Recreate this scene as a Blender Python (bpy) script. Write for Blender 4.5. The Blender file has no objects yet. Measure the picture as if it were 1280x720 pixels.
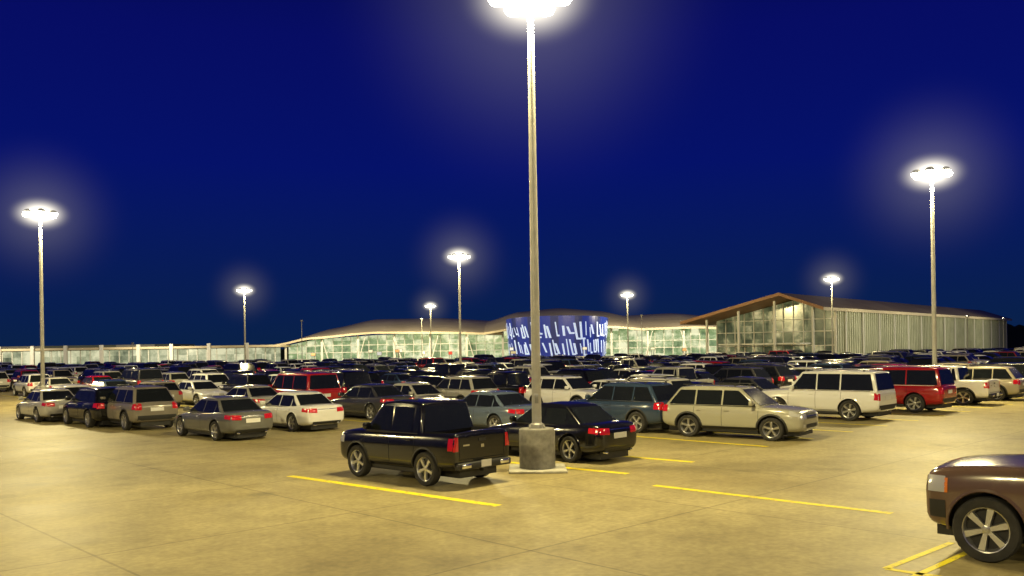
import bpy, bmesh, math, random
from mathutils import Vector, Matrix
from mathutils.bvhtree import BVHTree
random.seed(7)
S = bpy.context.scene
S.view_settings.view_transform = 'Standard'
S.view_settings.look = 'None'
S.view_settings.exposure = 0
COL = S.collection

# ------------------------------------------------------------------ materials
def mat(name, col=(.5,.5,.5), rough=.5, metal=0., coat=0., emis=None, estr=0., spec=.5):
    m = bpy.data.materials.new(name); m.use_nodes = True
    b = m.node_tree.nodes['Principled BSDF']
    b.inputs['Base Color'].default_value = (*col, 1)
    b.inputs['Roughness'].default_value = rough
    b.inputs['Metallic'].default_value = metal
    b.inputs['Coat Weight'].default_value = coat
    b.inputs['Coat Roughness'].default_value = .04
    b.inputs['Specular IOR Level'].default_value = spec
    if emis:
        b.inputs['Emission Color'].default_value = (*emis, 1)
        b.inputs['Emission Strength'].default_value = estr
    return m
def nt(m): return m.node_tree.nodes, m.node_tree.links
def add_noise_color(m, c1, c2, scale, detail=6, rough=.6, bump=0.0, coord='Object'):
    N, L = nt(m); b = N['Principled BSDF']
    tc = N.new('ShaderNodeTexCoord'); no = N.new('ShaderNodeTexNoise')
    no.inputs['Scale'].default_value = scale; no.inputs['Detail'].default_value = detail
    no.inputs['Roughness'].default_value = rough
    L.new(tc.outputs[coord], no.inputs['Vector'])
    r = N.new('ShaderNodeValToRGB'); r.color_ramp.elements[0].position = .3; r.color_ramp.elements[1].position = .7
    r.color_ramp.elements[0].color = (*c1,1); r.color_ramp.elements[1].color = (*c2,1)
    L.new(no.outputs['Fac'], r.inputs['Fac']); L.new(r.outputs['Color'], b.inputs['Base Color'])
    if bump:
        bp = N.new('ShaderNodeBump'); bp.inputs['Strength'].default_value = bump; bp.inputs['Distance'].default_value = .02
        L.new(no.outputs['Fac'], bp.inputs['Height']); L.new(bp.outputs['Normal'], b.inputs['Normal'])
    return m

# car paint reads the object's own colour
PAINT = mat('car_paint', rough=.22, metal=.0, coat=.7, spec=.35)
N, L = nt(PAINT)
oi = N.new('ShaderNodeObjectInfo'); L.new(oi.outputs['Color'], N['Principled BSDF'].inputs['Base Color'])
tcp = N.new('ShaderNodeTexCoord'); npn = N.new('ShaderNodeTexNoise'); npn.inputs['Scale'].default_value = 1.2; npn.inputs['Detail'].default_value = 3
L.new(tcp.outputs['Object'], npn.inputs['Vector'])
mr = N.new('ShaderNodeMapRange'); mr.inputs['To Min'].default_value = .12; mr.inputs['To Max'].default_value = .24
L.new(npn.outputs['Fac'], mr.inputs['Value']); L.new(mr.outputs['Result'], N['Principled BSDF'].inputs['Roughness'])
CARM = [PAINT,
  mat('car_glass', (.010,.012,.012), .05, 0, 0, spec=.5),
  mat('black_trim', (.015,.015,.015), .55),
  add_noise_color(mat('tyre', (.02,.02,.02), .85), (.014,.014,.014), (.035,.033,.03), 8),
  mat('alloy_rim', (.55,.55,.56), .28, .9),
  mat('red_lens', (.42,.008,.010), .12, 0, 1, emis=(1,.02,.02), estr=.08),  # tail lights are off; faint red emission stands in for reflected light
  mat('clear_lens', (.62,.62,.6), .12, .3, 1),
  mat('licence_plate', (.7,.7,.68), .4),
  mat('chrome', (.7,.7,.7), .15, 1),
  mat('amber_lens', (.7,.2,.02), .2, 0, 1),
  mat('seam', (.004,.004,.004), .8)]
PT,GL,BK,TY,RM,RD,CL,PL,CH,AM,SE = range(11)

# ------------------------------------------------------------------ mesh helpers
def quickmesh(name, verts, faces, mats, mi=None, smooth=False):
    me = bpy.data.meshes.new(name); me.from_pydata(verts, [], faces)
    for m in (mats if isinstance(mats, list) else [mats]): me.materials.append(m)
    if mi: 
        for p, i in zip(me.polygons, mi): p.material_index = i
    if smooth:
        for p in me.polygons: p.use_smooth = True
    me.update(); return me
def link(name, me, parent=None, loc=(0,0,0), rot=0.):
    o = bpy.data.objects.new(name, me); COL.objects.link(o); o.location = loc; o.rotation_euler = (0,0,rot)
    if parent: o.parent = parent
    return o
def empty(name, loc=(0,0,0), rot=0.):
    e = bpy.data.objects.new(name, None); e.empty_display_size = .5; COL.objects.link(e); e.location = loc; e.rotation_euler=(0,0,rot); return e
def add_geom(bm, verts, faces, mi, smooth=False):
    vs = [bm.verts.new(v) for v in verts]; out = []
    for f in faces:
        try:
            ff = bm.faces.new([vs[i] for i in f]); ff.material_index = mi; ff.smooth = smooth; out.append(ff)
        except ValueError: pass
    return out
def add_box(bm, c, s, mi, bev=0., rotz=0., segs=2):
    t = bmesh.new(); bmesh.ops.create_cube(t, size=1)
    for v in t.verts: v.co = Vector((v.co.x*s[0], v.co.y*s[1], v.co.z*s[2]))
    if bev: bmesh.ops.bevel(t, geom=t.edges[:], offset=bev, segments=segs, affect='EDGES', profile=.5)
    M = Matrix.Translation(c) @ Matrix.Rotation(rotz, 4, 'Z'); bmesh.ops.transform(t, matrix=M, verts=t.verts)
    for f in t.faces: f.material_index = mi
    me = bpy.data.meshes.new('t'); t.to_mesh(me); bm.from_mesh(me); bpy.data.meshes.remove(me); t.free()
def lathe(bm, prof, n, mi, M, cap=False):
    rings = []
    for r, h in prof:
        rings.append([bm.verts.new(M @ Vector((r*math.cos(2*math.pi*i/n), r*math.sin(2*math.pi*i/n), h))) for i in range(n)])
    for k in range(len(rings)-1):
        m = mi[k] if isinstance(mi, list) else mi
        for i in range(n):
            f = bm.faces.new([rings[k][i], rings[k][(i+1)%n], rings[k+1][(i+1)%n], rings[k+1][i]]); f.material_index = m; f.smooth = True
    if cap:
        f = bm.faces.new(rings[-1]); f.material_index = mi[-1] if isinstance(mi, list) else mi
def finish(bm, name, mats, angle=35):
    bmesh.ops.recalc_face_normals(bm, faces=bm.faces[:])
    me = bpy.data.meshes.new(name); bm.to_mesh(me); bm.free()
    for m in mats: me.materials.append(m)
    for p in me.polygons: p.use_smooth = True
    me.set_sharp_from_angle(angle=math.radians(angle)); return me

# ------------------------------------------------------------------ vehicles
def lower_body(st):
    bm = bmesh.new(); rings = []
    for (x, zb, zt, w) in st:
        h = zt-zb
        half = [(w*.80, zb), (w*.965, zb+.14*h), (w*.99, zb+.32*h), (w, zb+.55*h), (w*.985, zb+.78*h), (w*.93, zt-.015), (w*.80, zt+.008), (w*.4, zt+.03)]
        pts = [(0, zb)] + half + [(0, zt+.035)] + [(-y, z) for y, z in reversed(half)]
        rings.append([bm.verts.new((x, y, z)) for y, z in pts])
    n = len(rings[0])
    for a, b in zip(rings, rings[1:]):
        for i in range(n): bm.faces.new([a[i], a[(i+1)%n], b[(i+1)%n], b[i]])
    bm.faces.new(rings[0]); bm.faces.new(list(reversed(rings[-1])))
    bmesh.ops.recalc_face_normals(bm, faces=bm.faces[:])
    me = bpy.data.meshes.new('b'); bm.to_mesh(me); bm.free(); return me

def wheel(bm, x, y, r, side, style=5):
    M = Matrix.Translation((x, y, r)) @ Matrix.Rotation(-side*math.pi/2, 4, 'X')
    w = .11; rr = r*.70
    lathe(bm, [(rr,-w),(r*.93,-w),(r,-w*.75),(r,w*.75),(r*.95,w),(r*.80,w*1.04),(rr,w*.9),(rr*.96,w*.85)], 30, [TY]*6+[RM], M)
    lathe(bm, [(rr*.97,w*.86),(rr*.90,w*.5),(rr*.88,w*.1),(.02,w*.1)], 30, [RM,RM,BK], M)
    lathe(bm, [(rr*.24,w*.1),(rr*.22,w*.62),(rr*.14,w*.7),(.005,w*.7)], 14, RM, M)
    for k in range(style):
        a = 2*math.pi*k/style + .3
        R = M @ Matrix.Rotation(a, 4, 'Z')
        a0, a1 = rr*.17, rr*.93
        w0, w1 = rr*.13, rr*.19
        v = [(a0,-w0,w*.3),(a1,-w1,w*.3),(a1,w1,w*.3),(a0,w0,w*.3),(a0,-w0*.7,w*.66),(a1,-w1*.75,w*.72),(a1,w1*.75,w*.72),(a0,w0*.7,w*.66)]
        add_geom(bm, [R @ Vector(c) for c in v], [(4,5,6,7),(0,1,5,4),(3,7,6,2),(1,2,6,5),(0,4,7,3)], RM)

def patch(bm, bvh, axis, sg, a0, a1, z0, z1, mi, na=5, nz=3, off=.007, dz=0.):
    g = {}
    for i in range(na+1):
        for j in range(nz+1):
            fa = i/na
            a = a0+(a1-a0)*fa; z = z0+(z1-z0)*j/nz + dz*fa
            if axis == 'x': o, d = Vector((sg*6, a, z)), Vector((-sg,0,0))
            else: o, d = Vector((a, sg*6, z)), Vector((0,-sg,0))
            hit, nrm, _, _ = bvh.ray_cast(o, d)
            if hit is not None: 
                if nrm.dot(d) > 0: nrm = -nrm
                g[i,j] = bm.verts.new(hit + nrm*off)
    for i in range(na):
        for j in range(nz):
            k = [(i,j),(i+1,j),(i+1,j+1),(i,j+1)]
            if all(q in g for q in k):
                f = bm.faces.new([g[q] for q in k]); f.material_index = mi; f.smooth = True

def build_vehicle(name, P):
    st = P['st']; r = P['r']; xf, xr = P['wx']; W = P['W']; tr = W/2-.115
    me = lower_body(st)
    ob = bpy.data.objects.new('tmp', me); COL.objects.link(ob)
    md = ob.modifiers.new('s','SUBSURF'); md.levels = 2; md.render_levels = 2
    cut = []
    R = r+.065
    def cutter(bmc):
        bmesh.ops.recalc_face_normals(bmc, faces=bmc.faces[:])
        m = bpy.data.meshes.new('c'); bmc.to_mesh(m); bmc.free()
        c = bpy.data.objects.new('c', m); COL.objects.link(c); cut.append(c)
        b = ob.modifiers.new('b','BOOLEAN'); b.object = c; b.operation='DIFFERENCE'; b.solver='EXACT'
    for x in (xf, xr):
        for s in (1,-1):
            t = bmesh.new()
            bmesh.ops.create_cone(t, cap_ends=True, segments=36, radius1=R, radius2=R, depth=.62,
               matrix=Matrix.Translation((x, s*(W/2), r+.01)) @ Matrix.Rotation(math.pi/2,4,'X'))
            cutter(t)
    if 'bed' in P:
        x0, x1, zf, hw = P['bed']; t = bmesh.new(); bmesh.ops.create_cube(t, size=1)
        for v in t.verts: v.co = Vector(((x0+x1)/2+v.co.x*(x1-x0), v.co.y*2*hw, zf+.6+v.co.z*1.2))
        cutter(t)
    dg = bpy.context.evaluated_depsgraph_get(); dg.update()
    ev = ob.evaluated_get(dg); bme = bpy.data.meshes.new_from_object(ev)
    for o in cut+[ob]: bpy.data.objects.remove(o)
    bm = bmesh.new(); bm.from_mesh(bme)
    for f in bm.faces:
        c = f.calc_center_median(); f.material_index = PT; f.smooth = True
        for x in (xf, xr):
            if math.hypot(c.x-x, c.z-r-.01) < R+.004: f.material_index = BK
        if 'bed' in P and P['bed'][0]-.01 < c.x < P['bed'][1]+.01 and abs(c.y) < P['bed'][3]+.005 and c.z < P['bedtop']-.02 and c.z > P['bed'][2]-.02 and f.normal.z> -.2: f.material_index = BK
    bvh = BVHTree.FromBMesh(bm)
    out = bmesh.new(); m0 = bpy.data.meshes.new('x'); bm.to_mesh(m0); out.from_mesh(m0); bm.free()
    # cabin hull
    x0b, x1b, x0t, x1t, zb, zt, wb, wt = P['cab']
    yz = lambda z: wb+(wt-wb)*(z-zb)/(zt-zb)
    prof = [(x0b, zb-.06), (x0t, zt-.03), ((x0t*.65+x1t*.35), zt+.01), ((x0t*.25+x1t*.75), zt+.005), (x1t, zt-.035), (x1b, zb-.06)]
    t = bmesh.new()
    lv = [t.verts.new((x, yz(z), z)) for x, z in prof]; rv = [t.verts.new((x, -yz(z), z)) for x, z in prof]
    sf = (x0t-x0b)/(zt-zb+.03)*.022; sr = (x1t-x1b)/(zt-zb+.025)*.022
    cv = [None, t.verts.new((x0t+sf,0,zt-.03+.022)), t.verts.new((prof[2][0],0,zt+.035)), t.verts.new((prof[3][0],0,zt+.03)), t.verts.new((x1t+sr,0,zt-.035+.022)), None]
    t.faces.new(lv); t.faces.new(list(reversed(rv)))
    t.faces.new([lv[0], rv[0], rv[1], cv[1], lv[1]]); t.faces.new([lv[5], lv[4], cv[4], rv[4], rv[5]]); t.faces.new([lv[0], lv[5], rv[5], rv[0]])
    for i in (1,2,3):
        t.faces.new([lv[i], cv[i], cv[i+1], lv[i+1]]); t.faces.new([cv[i], rv[i], rv[i+1], cv[i+1]])
    bmesh.ops.recalc_face_normals(t, faces=t.faces[:])
    be = [e for e in t.edges if (e.calc_face_angle(0) > .35)]
    bmesh.ops.bevel(t, geom=be, offset=P.get('cb', .06), segments=3, affect='EDGES', profile=.5)
    for f in t.faces: f.material_index = PT; f.smooth = True
    m1 = bpy.data.meshes.new('x'); t.to_mesh(m1); out.from_mesh(m1); t.free()
    # side glass
    zl, zh = zb+.035, zt-P.get('hdr', .105)
    fx = lambda z: x0b+(x0t-x0b)*(z-zb+.06)/(zt-zb+.03)
    rx = lambda z: x1b+(x1t-x1b)*(z-zb+.06)/(zt-zb+.03)
    sp = P['split']
    edges = [None]+sp+[None]
    for s in (1,-1):
        for k in range(len(edges)-1):
            a = edges[k]; b = edges[k+1]; q = []
            for z, w_ in ((zl,0),(zl+.5*(zh-zl),0),(zh,1)):
                xa = fx(z)-.115 if a is None else a-.028
                xb = rx(z)+P.get('cp', .12) if b is None else b+.028
                q.append((xa, xb, z))
            if q[0][0]-q[0][1] < .08: continue
            if q[2][0]-q[2][1] < .02: q[2] = ((q[2][0]+q[2][1])/2+.02, (q[2][0]+q[2][1])/2-.02, q[2][2])
            for (A, B_) in ((q[0],q[1]),(q[1],q[2])):
                add_geom(out, [(A[0], s*(yz(A[2])+.006), A[2]), (B_[0], s*(yz(B_[2])+.006), B_[2]), (B_[1], s*(yz(B_[2])+.006), B_[2]), (A[1], s*(yz(A[2])+.006), A[2])], [(0,1,2,3)], GL)
        add_box(out, ((x0b+x1b)/2, s*(yz(zb)+.008), zb+.012), ((x0b-x1b)*.86, .018, .02), P.get('belt', BK))
    # windscreen and rear glass
    for (xb_, xt_, d) in ((x0b, x0t, 1), (x1b, x1t, -1)):
        za, zc = zb+.04, zt-.09
        fxx = lambda z: xb_+(xt_-xb_)*(z-zb+.06)/(zt-zb+.03)
        off = .014*d
        nseg = 6; vs = []; 
        for z in (za, zc):
            hw = yz(z)-.085
            for i in range(nseg+1):
                u = -1+2*i/nseg
                vs.append((fxx(z)+off, u*hw, z+.004))
        add_geom(out, vs, [(i, i+1, nseg+2+i, nseg+1+i) for i in range(nseg)], GL)
    # doors: seams + handles
    for s in (1,-1):
        for x in P['seams']:
            patch(out, bvh, 'y', s, x-.006, x+.006, P['sz'][0], P['sz'][1], SE, 1, 8, .004)
        patch(out, bvh, 'y', s, P['seams'][0], P['seams'][-1], P['sz'][0], P['sz'][0]+.012, SE, 8, 1, .004)
        for x in P['handles']:
            hit,_n,_i,_d = bvh.ray_cast(Vector((x, s*6, P['hz'])), Vector((0,-s,0)))
            if hit: add_box(out, (x, hit.y+s*.02, P['hz']), (.17, .03, .03), P.get('hm', PT), .01)
        if P.get('clad'):
            patch(out, bvh, 'y', s, xf-R-.02, xr+R+.02, P['st'][5][1]+.02, P['st'][5][1]+.16, BK, 10, 2, .012)
        add_box(out, (x0b-.30, s*(yz(zb)+.13), zb+.12), (.12, .22, .16), PT, .045, 0, 3)
        add_box(out, (x0b-.27, s*(yz(zb)+.02), zb+.08), (.05, .12, .04), BK)
        for x in (xf, xr):
            n = 18; vo = []; fo = []
            for i in range(n+1):
                a = math.radians(-8+196*i/n)
                for rad, dy in ((R-.012, .004), (R+.0, .016), (R+P.get('lip', .03), .004)):
                    px, pz = x+rad*math.cos(a), r+.01+rad*math.sin(a)
                    hx, hz = x+(R+.04)*math.cos(a), r+.01+(R+.04)*math.sin(a)
                    hit,_n,_i,_d = bvh.ray_cast(Vector((hx, s*6, max(hz, .3))), Vector((0,-s,0)))
                    yy = abs(hit.y) if hit else W/2-.03
                    vo.append((px, s*(max(yy, W/2-.12)+dy), pz))
            for i in range(n):
                for j in range(2):
                    fo.append((i*3+j, i*3+j+1, i*3+4+j, i*3+3+j))
            add_geom(out, vo, fo, P.get('lipm', PT), True)
    for x in (xf, xr):
        for s in (1,-1): wheel(out, x, s*tr, r, s, P.get('spk', 5))
    add_box(out, (0,0,st[5][1]+.02), (st[2][0]-st[-3][0], W*.62, .20), BK)
    add_box(out, ((xf+xr)/2,0,st[5][1]+.05), ((xf-xr)-2*R-.04, W*.86, .14), BK)
    for (axis, sg, a0, a1, z0, z1, m, na, nz, dz, mirror) in P['patch']:
        patch(out, bvh, axis, sg, a0, a1, z0, z1, m, na, nz, P.get('poff', .009), dz)
        if mirror:
            if axis == 'x': patch(out, bvh, axis, sg, -a0, -a1, z0, z1, m, na, nz, P.get('poff', .009), dz)
            else: patch(out, bvh, axis, -sg, a0, a1, z0, z1, m, na, nz, P.get('poff', .009), dz)
    for (c, s, m, b) in P.get('boxes', []): add_box(out, c, s, m, b)
    me = finish(out, name, CARM, 38)
    return me

VT = {}
VT['sedan'] = dict(W=1.84, r=.335, wx=(1.42,-1.36), lip=.02,
 st=[(2.40,.34,.50,.55),(2.36,.24,.60,.70),(2.2,.19,.68,.82),(1.85,.18,.76,.89),(1.35,.18,.83,.915),(.9,.18,.89,.92),(.2,.18,.91,.92),(-.6,.18,.93,.92),(-1.3,.18,.965,.92),(-1.8,.20,.99,.90),(-2.18,.24,.98,.85),(-2.34,.30,.93,.78),(-2.40,.38,.80,.66)],
 cab=(1.05,-1.88,.18,-1.02,.90,1.44,.815,.60), split=[-.30,-1.15], seams=[.98,-.28,-1.20], sz=(.27,.86), handles=[-.12,-1.02], hz=.78,
 patch=[('x',1,.40,.74,.52,.66,CL,5,3,-.02,True),('y',1,2.28,1.98,.58,.69,CL,4,2,.03,True),('x',1,-.36,.36,.46,.60,BK,6,3,0,False),('x',1,-.30,.30,.26,.36,BK,6,2,0,False),
  ('x',-1,.42,.80,.72,.88,RD,5,3,.02,True),('y',1,-2.30,-2.02,.75,.88,RD,4,2,.02,True),('x',-1,-.26,.26,.62,.76,PL,4,2,0,False),('x',-1,-.6,.6,.30,.40,BK,6,2,0,False),('x',-1,-.40,.40,.84,.855,CH,6,1,0,False)],
 boxes=[((-2.30,.5,.28),(.14,.09,.06),CH,.02),((-2.30,-.5,.28),(.14,.09,.06),CH,.02)])
VT['suv'] = dict(W=1.88, r=.37, wx=(1.40,-1.32), lip=.055, lipm=BK, clad=True, spk=5,
 st=[(2.32,.42,.72,.62),(2.28,.32,.86,.76),(2.15,.27,.95,.85),(1.8,.25,1.01,.91),(1.35,.25,1.05,.94),(.9,.25,1.07,.94),(.2,.25,1.08,.94),(-.6,.25,1.09,.94),(-1.3,.25,1.10,.94),(-1.85,.27,1.11,.93),(-2.15,.32,1.10,.89),(-2.27,.38,1.06,.84),(-2.31,.46,.9,.76)],
 cab=(1.12,-2.20,.30,-1.72,1.07,1.70,.845,.64), split=[-.20,-1.10], seams=[1.0,-.18,-1.12], sz=(.36,1.03), handles=[-.02,-.94], hz=.93, cb=.09, hdr=.12,
 patch=[('x',1,.44,.78,.72,.90,CL,5,3,-.02,True),('y',1,2.22,1.92,.78,.93,CL,4,2,.03,True),('x',1,-.40,.40,.70,.88,BK,6,3,0,False),('x',1,-.40,.40,.775,.80,CH,6,1,0,False),('x',1,-.45,.45,.42,.54,BK,6,2,0,False),('x',1,.55,.68,.45,.54,CL,3,2,0,True),
  ('x',-1,.60,.83,.82,1.07,RD,4,4,0,True),('y',1,-2.24,-2.05,.84,1.06,RD,3,3,0,True),('x',-1,-.26,.26,.76,.90,PL,4,2,0,False),('x',-1,-.75,.75,.42,.60,BK,8,3,0,False)],
 boxes=[((-.68,.58,1.755),(1.9,.035,.03),BK,.012),((-.68,-.58,1.755),(1.9,.035,.03),BK,.012),((.15,.58,1.73),(.06,.04,.05),BK,0),((.15,-.58,1.73),(.06,.04,.05),BK,0),((-1.5,.58,1.73),(.06,.04,.05),BK,0),((-1.5,-.58,1.73),(.06,.04,.05),BK,0)])
VT['wagon'] = dict(W=1.92, r=.40, wx=(1.50,-1.30), lip=.03, spk=6, lipm=PT,
 st=[(2.26,.50,.90,.78),(2.24,.40,1.03,.86),(2.16,.33,1.10,.91),(1.85,.30,1.15,.94),(1.4,.30,1.18,.955),(.9,.30,1.19,.96),(.2,.30,1.20,.96),(-.6,.30,1.20,.96),(-1.3,.30,1.21,.96),(-1.85,.30,1.21,.95),(-2.2,.34,1.20,.92),(-2.3,.40,1.16,.88),(-2.33,.46,1.0,.82)],
 cab=(1.02,-2.24,.42,-2.0,1.17,1.86,.865,.70), split=[-.16,-1.06], seams=[.95,-.14,-1.1], sz=(.42,1.13), handles=[.02,-.90], hz=1.02, cb=.07,
 patch=[('x',1,.50,.84,.80,1.00,CL,5,3,0,True),('y',1,2.20,1.98,.82,1.02,CL,4,3,.0,True),('y',1,1.99,1.95,.82,1.0,AM,1,3,.0,True),('x',1,-.44,.44,.72,1.0,BK,6,3,0,False),('x',1,-.44,.44,.83,.87,CH,6,1,0,False),('x',1,-.60,.60,.46,.58,BK,6,2,0,False),('y',1,2.18,1.98,.50,.72,BK,3,3,0,True),('x',1,.62,.76,.50,.60,CL,3,2,0,True),
  ('x',-1,.66,.86,.84,1.15,RD,4,4,0,True),('x',-1,-.26,.26,.76,.90,PL,4,2,0,False)],
 boxes=[((-.75,.62,1.915),(2.2,.04,.035),BK,.012),((-.75,-.62,1.915),(2.2,.04,.035),BK,.012)])
VT['big'] = dict(W=2.02, r=.40, wx=(1.52,-1.42), lip=.03, spk=6,
 st=[(2.52,.48,.80,.74),(2.49,.36,.98,.88),(2.38,.30,1.07,.95),(1.9,.28,1.11,.99),(1.4,.28,1.14,1.01),(.9,.28,1.16,1.01),(.2,.28,1.17,1.01),(-.6,.28,1.17,1.01),(-1.4,.28,1.17,1.01),(-2.1,.30,1.17,1.0),(-2.42,.34,1.16,.96),(-2.51,.40,1.12,.92),(-2.54,.46,.98,.86)],
 cab=(1.15,-2.48,.55,-2.30,1.14,1.90,.92,.77), split=[-.10,-1.05], seams=[1.05,-.08,-1.10], sz=(.4,1.10), handles=[.10,-.92], hz=1.0, cb=.055, belt=CH,
 patch=[('x',1,.54,.90,.76,1.0,CL,5,3,0,True),('y',1,2.42,2.2,.8,1.0,CL,3,2,0,True),('x',1,-.50,.50,.74,1.0,CH,6,3,0,False),('x',1,-.46,.46,.78,.84,BK,6,1,0,False),('x',1,-.46,.46,.88,.95,BK,6,1,0,False),('x',1,-.6,.6,.46,.58,BK,6,2,0,False),
  ('x',-1,.76,.92,.80,1.14,RD,3,4,0,True),('y',1,-2.50,-2.36,.82,1.12,RD,2,3,0,True),('x',-1,-.26,.26,.80,.95,PL,4,2,0,False),('x',-1,-.85,.85,.44,.62,BK,8,3,0,False)],
 boxes=[((-.8,.68,1.955),(2.6,.04,.035),CH,.012),((-.8,-.68,1.955),(2.6,.04,.035),CH,.012),((.3,.68,1.92),(.06,.04,.06),BK,0),((.3,-.68,1.92),(.06,.04,.06),BK,0),((-1.9,.68,1.92),(.06,.04,.06),BK,0),((-1.9,-.68,1.92),(.06,.04,.06),BK,0)])
VT['pickup'] = dict(W=1.94, r=.375, wx=(1.28,-1.22), lip=.035, lipm=BK, spk=5, bed=(-2.03,-1.02,.72,.74), bedtop=1.2,
 st=[(2.12,.50,.84,.76),(2.09,.38,.99,.86),(1.98,.30,1.06,.93),(1.6,.28,1.10,.96),(1.25,.28,1.12,.97),(.8,.28,1.13,.97),(.2,.28,1.14,.97),(-.5,.28,1.15,.97),(-.95,.28,1.17,.97),(-1.6,.30,1.18,.97),(-2.07,.34,1.18,.955),(-2.14,.37,1.17,.93),(-2.16,.42,1.1,.90)],
 cab=(1.08,-1.08,.48,-.94,1.12,1.82,.885,.73), split=[.02,-.74], seams=[.98,.04,-.86], sz=(.40,1.08), handles=[.18,-.70], hz=.99, cb=.06, hdr=.115, cp=.10,
 patch=[('x',1,.54,.84,.76,.98,CL,5,3,0,True),('y',1,2.04,1.80,.8,.98,CL,3,2,0,True),('x',1,-.48,.48,.70,.96,CH,6,3,0,False),('x',1,-.44,.44,.76,.90,BK,6,1,0,False),('x',1,-.6,.6,.42,.54,BK,6,2,0,False),
  ('x',-1,.77,.92,.80,1.10,RD,3,4,0,True),('y',1,-2.13,-2.0,.82,1.08,RD,2,3,0,True),('x',-1,-.735,-.725,.60,1.13,SE,1,5,0,False),('x',-1,.725,.735,.60,1.13,SE,1,5,0,False),('x',-1,-.73,.73,.605,.62,SE,6,1,0,False),('x',-1,-.12,.12,.98,1.05,BK,3,2,0,False),('x',-1,-.05,.05,.84,.91,CH,3,2,0,False),('x',-1,.42,.62,.90,.935,CH,3,1,0,False)],
 boxes=[((-2.20,0,.47),(.15,1.72,.16),BK,.04),((-2.285,0,.50),(.012,.32,.15),PL,0),((-.2,.63,1.865),(.95,.035,.03),BK,.01),((-.2,-.63,1.865),(.95,.035,.03),BK,.01),((-2.18,0,.36),(.14,.12,.08),BK,.01),((-2.22,.62,.48),(.13,.3,.10),CH,.02),((-2.22,-.62,.48),(.13,.3,.10),CH,.02)])
VT['van'] = dict(W=1.96, r=.35, wx=(1.55,-1.5), lip=.02, spk=7,
 st=[(2.52,.38,.62,.62),(2.47,.28,.76,.78),(2.3,.22,.86,.88),(1.95,.2,.94,.95),(1.5,.2,1.0,.98),(.9,.2,1.03,.98),(.2,.2,1.04,.98),(-.6,.2,1.04,.98),(-1.4,.2,1.05,.98),(-2.1,.22,1.06,.96),(-2.42,.26,1.06,.92),(-2.50,.32,1.02,.88),(-2.53,.4,.88,.8)],
 cab=(1.75,-2.44,.75,-2.22,1.02,1.76,.89,.72), split=[.15,-1.05], seams=[1.2,.16,-1.08], sz=(.3,1.0), handles=[.32,-.02], hz=.9, cb=.06,
 patch=[('x',1,.46,.82,.62,.80,CL,5,3,-.02,True),('y',1,2.4,2.05,.66,.84,CL,4,2,.04,True),('x',1,-.4,.4,.60,.76,BK,6,2,0,False),
  ('x',-1,.70,.88,.80,1.04,RD,3,4,0,True),('y',1,-2.48,-2.3,.82,1.04,RD,3,3,0,True),('x',-1,-.26,.26,.74,.88,PL,4,2,0,False)])
VT['hatch'] = dict(W=1.78, r=.33, wx=(1.28,-1.26), lip=.02, spk=6,
 st=[(2.08,.34,.55,.56),(2.04,.24,.68,.72),(1.9,.2,.78,.82),(1.6,.19,.84,.87),(1.2,.19,.90,.89),(.8,.19,.94,.89),(.2,.19,.95,.89),(-.5,.19,.97,.89),(-1.2,.19,.99,.89),(-1.7,.22,1.0,.87),(-1.94,.26,.99,.83),(-2.04,.32,.94,.77),(-2.08,.4,.82,.68)],
 cab=(1.12,-1.95,.30,-1.50,.94,1.49,.79,.61), split=[-.22,-1.0], seams=[.95,-.2,-1.02], sz=(.28,.9), handles=[-.05,-.86], hz=.82,
 patch=[('x',1,.40,.72,.56,.70,CL,5,3,-.02,True),('y',1,1.98,1.68,.60,.73,CL,4,2,.03,True),('x',1,-.34,.34,.52,.62,BK,6,2,0,False),('x',1,-.34,.34,.28,.38,BK,6,2,0,False),
  ('x',-1,.52,.78,.74,.94,RD,4,3,0,True),('y',1,-1.99,-1.78,.78,.94,RD,3,3,0,True),('x',-1,-.26,.26,.64,.77,PL,4,2,0,False)])
MESH = {k: build_vehicle(k+'_mesh', v) for k, v in VT.items()}
NAMES = dict(sedan='parked_sedan', suv='parked_suv', wagon='parked_suv', big='parked_large_suv', pickup='pickup_truck', van='parked_minivan', hatch='parked_hatchback')

placed = []
def put(kind, x, y, ang, col, sc=(1,1,1)):
    if not isinstance(sc, tuple): sc = (sc,)*3
    o = link(NAMES[kind], MESH[kind], None, (x, y, 0), ang); o.color = (*col, 1); o.scale = sc
    placed.append((x, y)); return o
def hero(kind, wxy, hd, col, which='RL', sc=(1,1,1)):
    if not isinstance(sc, tuple): sc = (sc,)*3
    hd = Vector(hd).normalized(); left = Vector((-hd.y, hd.x)); V = VT[kind]
    lx = V['wx'][1] if which[0] == 'R' else V['wx'][0]
    ly = (V['W']/2-.115)*(1 if which[1] == 'L' else -1)
    O = Vector(wxy) - hd*lx*sc[0] - left*ly*sc[1]
    return put(kind, O.x, O.y, math.atan2(hd.y, hd.x), col, sc)

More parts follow.
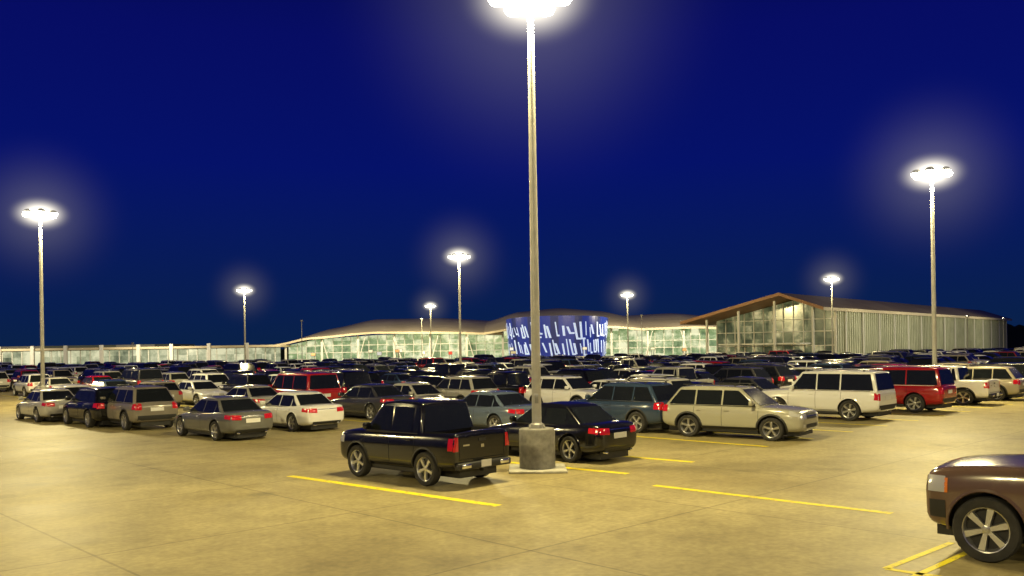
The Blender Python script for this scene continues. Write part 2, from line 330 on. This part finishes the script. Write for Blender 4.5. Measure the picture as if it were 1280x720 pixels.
Hd = (-.72,.694)
BLACK=(.005,.005,.006); WHITE=(.75,.75,.73); SILV=(.42,.41,.37); RED=(.32,.012,.012); DBLUE=(.03,.05,.09); GREY=(.12,.12,.115); BEIGE=(.36,.32,.24); BROWN=(.12,.075,.055)
hero('pickup', (-1.9,19.35), (-.735,.678), BLACK, sc=(.96,.95,1.0))
hero('sedan', (1.5,22.9), (-.70,.714), BLACK, sc=(.95,1,1.03))
hero('suv', (8.0,27.2), (.79,-.61), (.33,.32,.25), 'FR', sc=(1.03,1,.97))
hero('big', (12.9,33.7), Hd, WHITE)
hero('big', (17.0,37.2), Hd, RED)
hero('pickup', (21.0,41), Hd, WHITE, sc=(1.15,1,1))
hero('suv', (24.0,43.6), Hd, BEIGE)
hero('van', (27.0,46.4), Hd, BLACK)
hero('sedan', (-10.1,30.0), (-.69,.72), GREY)
hero('sedan', (-8.2,32.9), (-.69,.72), WHITE)
hero('suv', (-15.2,34.6), (-.69,.72), (.20,.18,.15))
hero('hatch', (-17.4,36.2), (-.69,.72), BLACK, sc=1.08)
hero('sedan', (-21.3,39.5), (-.69,.72), SILV)
hero('hatch', (-22.3,43.2), (-.69,.72), WHITE)
hero('sedan', (-.6,30.8), (-.69,.72), (.10,.13,.18))
hero('suv', (4.3,30.4), (-.69,.72), DBLUE)
hero('big', (-9.6,47), (-.69,.72), BLACK)
hero('wagon', (6.42,11.95), (-.745,.667), BROWN, 'FL', (1.06,1.06,1.10))

# ---- the rest of the lot
P = Vector((.72,.694)); H = Vector((-.694,.72)); T0 = Vector((-1.4,20.3))
pal = [BLACK]*8+[(.02,.02,.022)]*4+[GREY]*5+[SILV]*6+[WHITE]*6+[RED]*2+[DBLUE]*2+[BEIGE]*2+[(.05,.05,.055)]*3+[(.02,.03,.08)]+[(.16,.02,.02)]
kinds = ['sedan']*10+['suv']*5+['hatch']*4+['van']*1+['pickup']*1+['big']*1
cnt = 0
hero_n = list(placed)
rows = []
u = 0.3
while u < 190:
    rows += [u, u+5.6]; u += 17.0
rows += [12.6]
for u in rows:
    s = 4.0
    while s < 190:
        s += 2.75
        q = T0 + P*(s+random.uniform(-.12,.12)) + H*(u+random.uniform(-.3,.3))
        if q.y > 152 or abs(q.x/q.y) > .74: continue
        r2 = q-Vector((57.8,157))
        if r2.dot(H) > -10 and r2.dot(P) > -8: continue
        ok = True
        for hx, hy in hero_n:
            d = q-Vector((hx,hy))
            if abs(d.dot(P)) < 2.3 and abs(d.dot(H)) < 5.1: ok = False; break
        if not ok or random.random() < .07: continue
        if u < 1 and s < 36: continue
        if u == 12.6 and s > 60: continue
        near = u < 7 and s < 30
        k = random.choice(['sedan','sedan','hatch','suv'] if near else kinds); a = math.atan2(H.y, H.x) + (math.pi if random.random() < .4 else 0) + random.uniform(-.03,.03)
        col = random.choice(pal); f = random.uniform(.8,1.2); col = tuple(min(.8, c_*f) for c_ in col)
        put(k, q.x, q.y, a, col, (random.uniform(.94,1.03), 1, random.uniform(.95,1.04))); cnt += 1
print('cars', cnt)

# ------------------------------------------------------------------ ground
GM = mat('concrete_ground', (.3,.28,.2), .6, spec=.3)
N, L = nt(GM); B = N['Principled BSDF']
tc = N.new('ShaderNodeTexCoord'); mp = N.new('ShaderNodeMapping'); mp.inputs['Rotation'].default_value = (0,0,-math.radians(44)); L.new(tc.outputs['Object'], mp.inputs['Vector'])
n1 = N.new('ShaderNodeTexNoise'); n1.inputs['Scale'].default_value = .16; n1.inputs['Detail'].default_value = 8; n1.inputs['Roughness'].default_value = .62
n2 = N.new('ShaderNodeTexNoise'); n2.inputs['Scale'].default_value = 9; n2.inputs['Detail'].default_value = 6
n3 = N.new('ShaderNodeTexNoise'); n3.inputs['Scale'].default_value = 1.1; n3.inputs['Detail'].default_value = 5; n3.inputs['Roughness'].default_value=.7
for n in (n1,n2,n3): L.new(mp.outputs['Vector'], n.inputs['Vector'])
r1 = N.new('ShaderNodeValToRGB'); r1.color_ramp.elements[0].position=.32; r1.color_ramp.elements[1].position=.68
r1.color_ramp.elements[0].color=(.27,.22,.10,1); r1.color_ramp.elements[1].color=(.44,.375,.185,1); L.new(n1.outputs['Fac'], r1.inputs['Fac'])
def mulmix(a, facout, lo, hi, lo_p=.35, hi_p=.65):
    rr = N.new('ShaderNodeMapRange'); rr.inputs['From Min'].default_value=lo_p; rr.inputs['From Max'].default_value=hi_p; rr.inputs['To Min'].default_value=lo; rr.inputs['To Max'].default_value=hi
    L.new(facout, rr.inputs['Value'])
    mx = N.new('ShaderNodeMix'); mx.data_type='RGBA'; mx.blend_type='MULTIPLY'; mx.inputs['Factor'].default_value=1
    L.new(a, mx.inputs['A']); L.new(rr.outputs['Result'], mx.inputs['B']); return mx.outputs['Result']
c = mulmix(r1.outputs['Color'], n2.outputs['Fac'], .86, 1.1)
c = mulmix(c, n3.outputs['Fac'], .74, 1.05, .3, .6)
sx = N.new('ShaderNodeSeparateXYZ'); L.new(mp.outputs['Vector'], sx.inputs['Vector'])
def joint(axis, per):
    m1 = N.new('ShaderNodeMath'); m1.operation='PINGPONG'; m1.inputs[1].default_value = per/2; L.new(sx.outputs[axis], m1.inputs[0])
    m2 = N.new('ShaderNodeMath'); m2.operation='GREATER_THAN'; m2.inputs[1].default_value=.022; L.new(m1.outputs[0], m2.inputs[0]); return m2.outputs[0]
c = mulmix(c, joint('X',4.6), .62, 1, 0, 1); c = mulmix(c, joint('Y',4.6), .62, 1, 0, 1)
v = N.new('ShaderNodeTexVoronoi'); v.inputs['Scale'].default_value=.55; L.new(mp.outputs['Vector'], v.inputs['Vector'])
c = mulmix(c, v.outputs['Distance'], .62, 1, .02, .24)
L.new(c, B.inputs['Base Color'])
rr = N.new('ShaderNodeMapRange'); rr.inputs['To Min'].default_value=.38; rr.inputs['To Max'].default_value=.72; L.new(n1.outputs['Fac'], rr.inputs['Value']); L.new(rr.outputs['Result'], B.inputs['Roughness'])
bp = N.new('ShaderNodeBump'); bp.inputs['Strength'].default_value=.25; bp.inputs['Distance'].default_value=.01; L.new(n2.outputs['Fac'], bp.inputs['Height']); L.new(bp.outputs['Normal'], B.inputs['Normal'])
link('ground', quickmesh('ground', [(-3000,-200,0),(3000,-200,0),(3000,4000,0),(-3000,4000,0)], [(0,1,2,3)], GM))

# painted stall lines
YM = mat('yellow_paint', (.62,.50,.03), .6)
N, L = nt(YM); tc = N.new('ShaderNodeTexCoord'); no = N.new('ShaderNodeTexNoise'); no.inputs['Scale'].default_value=5; no.inputs['Detail'].default_value=9; no.inputs['Roughness'].default_value=.8
L.new(tc.outputs['Object'], no.inputs['Vector']); r = N.new('ShaderNodeValToRGB'); r.color_ramp.elements[0].position=.38; r.color_ramp.elements[1].position=.47
r.color_ramp.elements[0].color=(.42,.35,.08,1); r.color_ramp.elements[1].color=(.85,.72,.004,1); L.new(no.outputs['Fac'], r.inputs['Fac']); L.new(r.outputs['Color'], N['Principled BSDF'].inputs['Base Color'])
lv, lf = [], []
def strip(a, b, w=.13):
    a, b = Vector(a), Vector(b); d = (b-a).normalized(); n = Vector((-d.y,d.x))*w/2; k = len(lv)
    for q in (a-n, a+n, b+n, b-n): lv.append((q.x,q.y,.004))
    lf.append((k,k+1,k+2,k+3))
strip((-5.4,21.2),(-.3,16.75),.22)
for s_ in (4.9, 7.6):
    a = Vector((-5.4,21.2))+P*s_; strip(a, a+Vector((.757,-.653))*6.0,.22)
for k in range(4,22):
    a = Vector((-3.9,21.6))+P*(2.75*k)
    strip(a, a-H*4.9, .2)
for u0 in (17.3+2.8, 34.3+2.8, 51.3+2.8):
    for k in range(0,30):
        a = T0+P*(2.6+2.75*k)+H*(u0-5.2); strip(a, a+H*10.4, .13)
strip((4.9,11.65),(6.5,13.1),.10); strip((5.05,11.2),(6.7,12.75),.10); strip((4.9,11.65),(8.6,8.3),.12)
strip((3.0,18.9),(6.6,15.4),.19)
link('painted_parking_lines', quickmesh('lines', lv, lf, YM))

# ------------------------------------------------------------------ street lamps
POLE = add_noise_color(mat('galvanised_pole', rough=.5, metal=.3), (.34,.34,.33), (.46,.45,.43), 3)
CONC = add_noise_color(mat('concrete_base', rough=.85), (.16,.155,.14), (.30,.29,.26), 6, bump=.5)
CURB = add_noise_color(mat('painted_concrete', rough=.8), (.36,.35,.29), (.55,.53,.45), 5, bump=.3)
HEAD = mat('luminaire_housing', (.25,.25,.25), .5, .5)
LENS = mat('lamp_lens', (1,1,1), .4, emis=(1,.95,.80), estr=26)
LENS.cycles.emission_sampling = 'NONE'
def glow_volume(name, strength, power, R):  # self-lit volume fading outward: paints the lamp's halo, scatters no real light
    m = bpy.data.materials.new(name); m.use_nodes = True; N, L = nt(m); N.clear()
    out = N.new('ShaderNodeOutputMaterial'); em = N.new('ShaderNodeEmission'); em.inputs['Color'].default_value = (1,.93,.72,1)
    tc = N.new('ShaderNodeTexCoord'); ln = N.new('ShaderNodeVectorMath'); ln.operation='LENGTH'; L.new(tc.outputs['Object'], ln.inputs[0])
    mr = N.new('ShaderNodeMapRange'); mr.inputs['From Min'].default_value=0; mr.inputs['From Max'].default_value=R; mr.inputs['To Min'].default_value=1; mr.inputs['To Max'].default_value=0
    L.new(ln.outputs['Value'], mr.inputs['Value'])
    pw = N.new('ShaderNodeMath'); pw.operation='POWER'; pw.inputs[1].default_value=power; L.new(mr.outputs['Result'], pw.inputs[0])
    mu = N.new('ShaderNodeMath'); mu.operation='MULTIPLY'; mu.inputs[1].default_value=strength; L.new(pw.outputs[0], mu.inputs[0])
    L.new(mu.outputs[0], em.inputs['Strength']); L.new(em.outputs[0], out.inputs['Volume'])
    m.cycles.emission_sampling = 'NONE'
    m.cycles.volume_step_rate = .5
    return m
HALO1 = glow_volume('lamp_halo', 3.0, 3.0, 2.0); HALO2 = glow_volume('lamp_halo_outer', .032, 3.2, 6.0)
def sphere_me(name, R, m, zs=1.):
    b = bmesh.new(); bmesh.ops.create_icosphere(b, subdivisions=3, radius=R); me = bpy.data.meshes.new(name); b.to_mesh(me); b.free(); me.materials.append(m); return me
M1 = sphere_me('halo', 2.0, HALO1); M2 = sphere_me('halo_outer', 6.0, HALO2)
HH = 11.6
def lamp_mesh():
    b = bmesh.new()
    lathe(b, [(.44,0),(.44,.98),(.42,1.02),(.2,1.03)], 28, 1, Matrix.Identity(4), True)
    lathe(b, [(.17,1.03),(.17,1.12),(.12,1.16)], 20, 0, Matrix.Identity(4))
    lathe(b, [(.118,1.05),(.105,4),(.09,8),(.075,HH+.25),(.0,HH+.27)], 20, 0, Matrix.Identity(4))
    for k in range(4):
        a = math.pi/4+k*math.pi/2; add_box(b, (.24*math.cos(a), .24*math.sin(a), 1.06), (.05,.05,.08), 0, .005)
    add_box(b, (0,-.125,1.75), (.09,.03,.22), 2, .008)
    lathe(b, [(.10,HH+.05),(.16,HH+.05),(.16,HH+.3),(.10,HH+.34)], 20, 2, Matrix.Identity(4))
    for k in range(6):
        a = k*math.pi/3; cx, cy = .78*math.cos(a), .78*math.sin(a)
        add_box(b, (cx*.5,cy*.5,HH+.2), (.6,.05,.05), 0, .008, a)
        M = Matrix.Translation((cx,cy,HH))
        lathe(b, [(.05,.20),(.16,.16),(.24,.06),(.27,.03),(.27,.0)], 18, 2, M)
        lathe(b, [(.25,.02),(.25,-.07),(.20,-.15),(.10,-.19),(0,-.20)], 18, 3, M)
    return finish(b, 'street_lamp', [POLE, CONC, HEAD, LENS], 40)
LM = lamp_mesh()
def lamp(x, y, power, rz=0., halo=True, curb=False):
    e = empty('street_lamp', (x, y, 0), rz)
    link('lamp_post', LM, e)
    for s in (1,-1):
        ld = bpy.data.lights.new('luminaire_light', 'POINT'); ld.energy = power/2; ld.color = (1,.82,.36); ld.shadow_soft_size = .16
        o = bpy.data.objects.new('luminaire_light', ld); COL.objects.link(o); o.parent = e; o.location = (s*.78,0,HH-.38)
    if halo:  # added glow spheres standing in for the glare round the lamp head
        m_ = link('lamp_halo', M1, e, (0,0,HH-.02)); m_.scale = (1,1,.62)
        link('lamp_halo_outer', M2, e, (0,0,HH-.05))
    if curb:
        b = bmesh.new(); add_box(b, (0,0,.03), (1.4,1.4,.06), 0, .02); link('footing', finish(b,'footing',[CURB]), e)
    return e
PW = 8200
lamp(.58,21.6,PW,0,True,True)
for x, y in ((21.6,45),(-28.5,53.4),(-4.8,81.8),(43,118),(-37,122),(19.4,147),(-16,174)):
    lamp(x, y, PW*1.3, random.uniform(-.15,.15))
for x, y, f in ((-14,-1,1.15),(14,-8,.8),(34,14,1.1),(-34,24,1.3),(62,80,1.3),(-75,85,1.3)):
    lamp(x, y, PW*f, 0, False)

# ------------------------------------------------------------------ buildings
TAN = add_noise_color(mat('tan_roof', rough=.6), (.42,.36,.24), (.58,.50,.36), .15)
BRN = add_noise_color(mat('brown_roof', rough=.6), (.22,.16,.10), (.34,.26,.16), .15)
SOFF = add_noise_color(mat('wood_soffit', rough=.6), (.24,.12,.055), (.40,.21,.10), .4)
WHT = mat('white_steel', (.6,.6,.57), .5)
DARK = mat('dark_wall', (.05,.06,.05), .7)
def glow_glass(name, ca, cb, cdark, scale, st, th=.45):
    m = mat(name, (.03,.04,.045), .15); N, L = nt(m); b = N['Principled BSDF']
    tc = N.new('ShaderNodeTexCoord'); no = N.new('ShaderNodeTexNoise'); no.inputs['Scale'].default_value=scale; no.inputs['Detail'].default_value=6; no.inputs['Roughness'].default_value=.7; L.new(tc.outputs['Object'], no.inputs['Vector'])
    sn = N.new('ShaderNodeVectorMath'); sn.operation='SNAP'; sn.inputs[1].default_value=(2,2,1.3); L.new(tc.outputs['Object'], sn.inputs[0])
    wn = N.new('ShaderNodeTexWhiteNoise'); wn.noise_dimensions='3D'; L.new(sn.outputs[0], wn.inputs['Vector'])
    mm = N.new('ShaderNodeMath'); mm.operation='MULTIPLY_ADD'; mm.inputs[1].default_value=.20; L.new(wn.outputs['Value'], mm.inputs[0])
    m2 = N.new('ShaderNodeMath'); m2.operation='SUBTRACT'; m2.inputs[1].default_value=.10; L.new(no.outputs['Fac'], m2.inputs[0]); L.new(m2.outputs[0], mm.inputs[2])
    r = N.new('ShaderNodeValToRGB'); e = r.color_ramp.elements; e[0].position=th-.12; e[0].color=(*cdark,1); e[1].position=th+.22; e[1].color=(*cb,1)
    k = e.new(th+.05); k.color=(*ca,1); L.new(mm.outputs[0], r.inputs['Fac'])
    L.new(r.outputs['Color'], b.inputs['Emission Color']); b.inputs['Emission Strength'].default_value = st
    m.cycles.emission_sampling = 'NONE'
    return m
GG = glow_glass('lit_terminal_glass', (.28,.40,.17), (1.0,.98,.62), (.06,.12,.05), .3, .85, .43)
GC = glow_glass('lit_concourse_glass', (.42,.44,.26), (.85,.82,.52), (.12,.14,.08), .25, .85, .42)
GH = glow_glass('lit_lobby_glass', (.16,.17,.075), (.80,.68,.34), (.035,.045,.02), .3, .7, .5)
def boxm(name, parent, c, s, m, bev=0., rz=0.):
    b = bmesh.new(); add_box(b, (0,0,0), s, 0, bev); return link(name, finish(b, name, [m], 30), parent, c, rz)

term = empty('airport_terminal', (0,0,0))
def interp(tab, x):
    for (a, va), (b, vb) in zip(tab, tab[1:]):
        if a <= x <= b:
            t = (x-a)/(b-a); t = t*t*(3-2*t)*.5+t*.5; return va+(vb-va)*t
    return tab[-1][1] if x > tab[-1][0] else tab[0][1]
def roof(name, x0, x1, tabf, tabb, y0=193, y1=232):
    vs, fs = [], []; nx, ny = 60, 7
    for layer in (0,-.45):
        for i in range(nx+1):
            x = x0+(x1-x0)*i/nx
            for j in range(ny+1):
                v = j/ny; zf, zb = interp(tabf,x), interp(tabb,x)
                vs.append((x, y0+(y1-y0)*v+2*math.sin(i/nx*math.pi)*-1, zf+(zb-zf)*math.sin(v*math.pi/2)+layer))
    st = (nx+1)*(ny+1)
    for i in range(nx):
        for j in range(ny):
            a = i*(ny+1)+j; fs.append((a,a+ny+1,a+ny+2,a+1)); fs.append((st+a,st+a+1,st+a+ny+2,st+a+ny+1))
        a = i*(ny+1); fs.append((a,st+a,st+a+ny+1,a+ny+1))
    for i in (0,nx):
        for j in range(ny):
            a = i*(ny+1)+j; fs.append((a,a+1,st+a+1,st+a))
    link(name, quickmesh(name, vs, fs, TAN, smooth=False), term)
roof('roof_west', -52, -2, [(-52,4.6),(-44,6.0),(-30,7.0),(-15,6.8),(-2,6.3)], [(-52,6.0),(-44,9.0),(-34,11.0),(-18,11.0),(-2,10.0)])
roof('roof_mid', -6, 29, [(-6,6.5),(2,7.6),(12,7.9),(22,7.4),(29,6.8)], [(-6,10.0),(2,12.2),(12,13.0),(22,12.2),(29,10.8)], 191, 230)
roof('roof_east', 27, 54, [(27,6.9),(40,7.1),(54,6.4)], [(27,10.8),(40,11.2),(54,10.0)], 194, 228)
link('glass_front', quickmesh('gf', [(-50,197,0),(53,197,0),(53,197,7.0),(24,197,7.2),(10,197,7.6),(0,197,6.8),(-30,197,6.4),(-44,197,5.6),(-50,197,4.4)], [tuple(range(9))], GG), term)
b = bmesh.new()
x = -50
while x <= 53:
    h = interp([(-50,4.4),(-44,5.6),(-30,6.4),(0,6.8),(10,7.6),(24,7.2),(53,7.0)], x)
    big = (int(round((x+50)/2)) % 4 == 0)
    add_box(b, (x, 196.85 if not big else 194.5, h/2), (.45 if big else .12, .2, h-.04), 0); x += 2
for z in (2.6,4.2): add_box(b, (1.5,196.8,z), (103,.12,.14), 0)
link('mullions', finish(b,'mul',[WHT]), term)
boxm('rear_block', term, (1,215,2.6), (100,28,5.2), DARK)
b = bmesh.new()
for i, x in enumerate((-41,-33,-25,-17,-9,30,38,46)):
    t = bmesh.new(); bmesh.ops.create_cone(t, cap_ends=True, segments=8, radius1=.14, radius2=.08, depth=6.4, matrix=Matrix.Translation((x,193.2,3.2)) @ Matrix.Rotation(math.radians(16 if i%2 else -16),4,'Y'))
    me = bpy.data.meshes.new('t'); t.to_mesh(me); b.from_mesh(me); t.free()
link('slanted_struts', finish(b,'masts',[WHT]), term)

# blue display drum in front of the terminal
drum = empty('illuminated_display_drum', (9.6,186,0))
BLU = mat('blue_screen', (.01,.02,.12), .3, emis=(.015,.035,.30), estr=.6); WLT = mat('white_screen_marks', (.5,.6,.9), .3, emis=(.55,.68,1), estr=.65)
BLU2 = mat('deep_blue_screen', (.01,.02,.08), .3, emis=(.008,.015,.12), estr=.7)
n = 40; vs=[]; fs=[]; mi=[]
def dr(a, z, k=0): 
    R = 10.0+(z/8.6)*.8+k; return (R*math.cos(a), R*.55*math.sin(a), z)
for i in range(n+1):
    a = math.pi+math.pi*i/n*1.0
    zt_ = 8.9+.6*math.cos((i/n-.5)*math.pi*1.0)
    vs += [dr(a,.6), dr(a, zt_)]
for i in range(n): fs.append((2*i,2*i+2,2*i+3,2*i+1)); mi.append(1 if (i//2)%3==0 else 0)
vs.append((0,0,9.4)); vs.append((0,0,.6))
for i in range(n): fs.append((2*i+1,2*i+3,len(vs)-2)); mi.append(1)
link('screen', quickmesh('screen', vs, fs, [BLU,BLU2], mi), drum)
b = bmesh.new(); rng = random.Random(5)
for row,(z0,z1) in enumerate(((4.9,7.9),(1.4,4.3))):
    i = 1.0
    while i < 38.5:
        w = rng.choice((.3,.45,.6)); sl = -rng.uniform(.2,1.0)
        zz0 = z0+rng.uniform(-.4,.8); zz1 = z1+rng.uniform(-.9,.4)
        A = lambda t: math.pi+math.pi*t/n
        add_geom(b, [dr(A(i),zz0,.12), dr(A(i+w),zz0,.12), dr(A(i+w+sl),zz1,.12), dr(A(i+sl),zz1,.12)], [(0,1,2,3)], 0)
        if rng.random()<.35: add_geom(b, [dr(A(i),zz0,.13), dr(A(i+w*2.3),zz0,.13), dr(A(i+w*2.3),zz0+.35,.13), dr(A(i),zz0+.35,.13)], [(0,1,2,3)], 0)
        i += w+rng.uniform(.35,1.3)
link('screen_lettering', finish(b,'sl',[WLT]), drum)
b = bmesh.new()
for i in range(0,n+1,5):
    a = math.pi+math.pi*i/n; c = dr(a,.3,-.3); add_box(b, (c[0],c[1],.3), (.3,.3,.6), 0)
link('drum_legs', finish(b,'dl',[WHT]), drum)

# low concourse on the left
con = empty('low_concourse_building', (0,0,0))
link('lit_glazing', quickmesh('cg', [(-175,190,.2),(-50,190,.2),(-50,190,3.9),(-175,190,3.9)], [(0,1,2,3)], GC), con)
b = bmesh.new()
x = -175
while x < -50:
    add_box(b, (x,189.8,2.0), (.16,.14,3.8), 0); x += 2.1
x = -175
while x < -50: add_box(b, (x,187.5,2.5), (.7,.5,5.0), 0); x += 7.5+rng.uniform(-.6,.6)
link('posts', finish(b,'cp',[WHT]), con)
boxm('flat_roof', con, (-112.5,193,4.25), (126,11,.5), TAN, .05)
boxm('upper_storey', con, (-125,214,2.6), (90,16,5.2), DARK)
b = bmesh.new()
for x0, w in ((-150,12),(-120,20),(-88,9)): add_box(b, (x0,207,4.6), (w,3,1.2), 0, .1)
link('roof_plant', finish(b,'rp',[CONC]), con)

# hall on the right
hall = empty('exhibition_hall', (57.8,157,0), math.atan2(.755,.656))
CLAD = mat('ribbed_cladding', (.40,.41,.34), .45, .2)
add_noise_color(CLAD, (.34,.36,.28), (.46,.48,.38), .3)
LW, DP, EV = 131, 23.3, 9.0
b = bmesh.new()
add_geom(b, [(0,0,0),(LW,0,0),(LW,0,EV),(0,0,EV)], [(0,1,2,3)], 0)
add_geom(b, [(LW,0,0),(LW,DP,0),(LW,DP,7.6),(LW,6.6,11.2),(LW,0,EV)], [(0,1,2,3,4)], 0)
add_geom(b, [(0,DP,0),(LW,DP,0),(LW,DP,7.6),(0,DP,7.6)], [(0,1,2,3)], 0)
xx = .6
while xx < LW:
    add_box(b, (xx,-.1,EV/2), (.22,.2,EV-.1), 0); xx += 1.15
link('ribbed_walls', finish(b,'rw',[CLAD]), hall)
b = bmesh.new(); xx = 4
while xx < LW:
    add_box(b, (xx,-.32,EV/2-.05), (.35,.22,EV-.2), 0); xx += 9
link('wall_columns', finish(b,'wc',[WHT]), hall)
RT = lambda y: EV+(11.2-EV)*(y/6.6) if y < 6.6 else 11.2-(11.2-7.6)*(y-6.6)/(DP-6.6)
add = [( -.02,0,0),(-.02,DP,0),(-.02,DP,7.6),(-.02,6.6,11.2),(-.02,0,EV)]
link('gable_glazing', quickmesh('gg', add, [(0,1,2,3,4)], GH), hall)
b = bmesh.new(); y = 0
while y <= DP+.01:
    h = RT(y); add_box(b, (-.15,y,h/2), (.2,.16 if int(y)%4 else .4,h-.05), 0); y += 1.94
for z in (2.6,5.2,7.4): add_box(b, (-.2,DP/2,z), (.14,DP,.16), 0)
for y in (1.5,8.5,15.5,22): add_box(b, (-6.5,y,RT(y)/2-.05), (.35,.35,RT(y)-.15), 0)
link('gable_mullions', finish(b,'gm',[WHT]), hall)
OH = 9.0
def rq(x0, x1, ya, za, yb, zb, th=.55):
    return [(x0,ya,za),(x1,ya,za),(x1,yb,zb),(x0,yb,zb),(x0,ya,za-th),(x1,ya,za-th),(x1,yb,zb-th),(x0,yb,zb-th)]
bf = [(0,1,2,3),(4,7,6,5),(0,4,5,1),(1,5,6,2),(2,6,7,3),(3,7,4,0)]
vs = rq(-OH,LW+1,-1.4,9.15,6.6,12.0)+rq(-OH,LW+1,6.6,12.0,DP+3,7.5); fs = bf+[tuple(i+8 for i in f) for f in bf]; mi = [0,1,2,0,0,1]*2
link('gabled_roof', quickmesh('hr', vs, fs, [BRN, SOFF, TAN], mi), hall)
boxm('entrance_canopy', hall, (-3.5,12,3.0), (5,16,.3), WHT, .05)

# floodlights washing the buildings
def flood(x, y, z, tx, ty, tz, p, col=(1,.86,.55)):
    e = empty('floodlight_mast', (x,y,0)); b = bmesh.new()
    lathe(b, [(.08,0),(.06,z)], 10, 0, Matrix.Identity(4)); add_box(b, (0,0,z+.12), (.5,.25,.3), 1, .03); link('mast', finish(b,'fm',[POLE,HEAD]), e)
    ld = bpy.data.lights.new('flood', 'SPOT'); ld.energy = p; ld.color = col; ld.spot_size = math.radians(140); ld.spot_blend=1; ld.shadow_soft_size=.3
    o = bpy.data.objects.new('flood', ld); COL.objects.link(o); o.parent = e; o.location = (0,.0,z+.6)
    o.rotation_euler = (Vector((tx,ty,tz))-Vector((x,y,z+.6))).to_track_quat('-Z','Y').to_euler()
for x in (-42,-18,26,44): flood(x, 176, 9, x, 212, 8, 24000)
for x in (-145,-110,-75): flood(x, 174, 5, x, 195, 3, 16000)
for t in (6,32,60,92): 
    q = Vector((57.8,157))+Vector((.656,.755))*t+Vector((.755,-.656))*20; flood(q.x,q.y,7, q.x-.755*20, q.y+.656*20, 5, 14000, (1,.90,.58))
for k in (5,17):
    q = Vector((57.8,157))+Vector((-.755,.656))*k+Vector((-.656,-.755))*4; flood(q.x,q.y,1.2,q.x,q.y,20,2600,(1,.72,.38))

def sign(x, y, h, w, hh, col, est):
    e = empty('illuminated_sign', (x,y,0)); m = mat('sign_face', col, .4, emis=col, estr=est); m.cycles.emission_sampling='NONE'
    b = bmesh.new(); add_box(b, (-w*.35,0,h/2), (.1,.1,h), 0); add_box(b, (w*.35,0,h/2), (.1,.1,h), 0); add_box(b, (0,0,h+hh/2), (w+.15,.2,hh+.15), 0, .03); add_box(b, (0,-.12,h+hh/2), (w,.04,hh), 1)
    link('sign_panel', finish(b,'sg',[HEAD,m]), e)
rg = random.Random(3)
for i in range(14):
    x = rg.uniform(-45,50); c = rg.choice([(.7,.06,.04),(.9,.8,.5),(.9,.85,.7),(.8,.85,.9),(.9,.5,.2)])
    sign(x, rg.uniform(170,184), rg.uniform(1.8,2.6), rg.uniform(.5,1.0), rg.uniform(.3,.6), c, rg.uniform(.3,.9))

# dark distant tree line
rg = random.Random(9); vs=[]; fs=[]
TREE = add_noise_color(mat('distant_foliage', rough=.9), (.02,.03,.015), (.05,.06,.03), .1)
for (x0,x1,y) in ((-500,-40,330),(60,520,330)):
    n = 260; k = len(vs)
    for i in range(n+1):
        x = x0+(x1-x0)*i/n; vs += [(x,y,0),(x,y+rg.uniform(-2,2), 4.6+.8*math.sin(i*.13)+rg.uniform(-.6,.6)+(4 if x>180 else 0)), (x,y+40,0)]
    for i in range(n):
        a = k+3*i; fs += [(a,a+3,a+4,a+1),(a+1,a+4,a+5,a+2)]
link('distant_treeline', quickmesh('tl', vs, fs, TREE))

# ------------------------------------------------------------------ world, moonlight, camera
w = bpy.data.worlds.new('World'); S.world = w; w.use_nodes = True; N = w.node_tree.nodes; L = w.node_tree.links
bg = N['Background']; tc = N.new('ShaderNodeTexCoord'); sx = N.new('ShaderNodeSeparateXYZ'); L.new(tc.outputs['Generated'], sx.inputs[0])
r = N.new('ShaderNodeValToRGB'); L.new(sx.outputs['Z'], r.inputs['Fac']); e = r.color_ramp.elements
e[0].position=0; e[0].color=(.003,.016,.062,1); e[1].position=1; e[1].color=(.001,.002,.03,1)
for p_, c_ in ((.08,(.0025,.012,.092)),(.2,(.0015,.006,.140)),(.33,(.002,.004,.125)),(.45,(.0015,.003,.07))):
    k = e.new(p_); k.color=(*c_,1)
L.new(r.outputs['Color'], bg.inputs['Color']); bg.inputs['Strength'].default_value = 1.0
sd = bpy.data.lights.new('moonlight','SUN'); sd.energy=.02; sd.angle=math.radians(.5); sd.color=(.8,.88,1)
so = bpy.data.objects.new('moonlight', sd); COL.objects.link(so); so.rotation_euler=(math.radians(40),0,math.radians(30))

cd = bpy.data.cameras.new('camera'); cam = bpy.data.objects.new('camera', cd); COL.objects.link(cam)
cd.sensor_width = 36; cd.lens = 36*1100/1280; cd.shift_y = 75/1280; cd.clip_end = 6000; cd.clip_start=.1
cam.location = (0,0,3.0)
cam.rotation_euler = (Matrix.Rotation(math.radians(90),4,'X') @ Matrix.Rotation(math.radians(-.9),4,'Z')).to_euler()
S.camera = cam
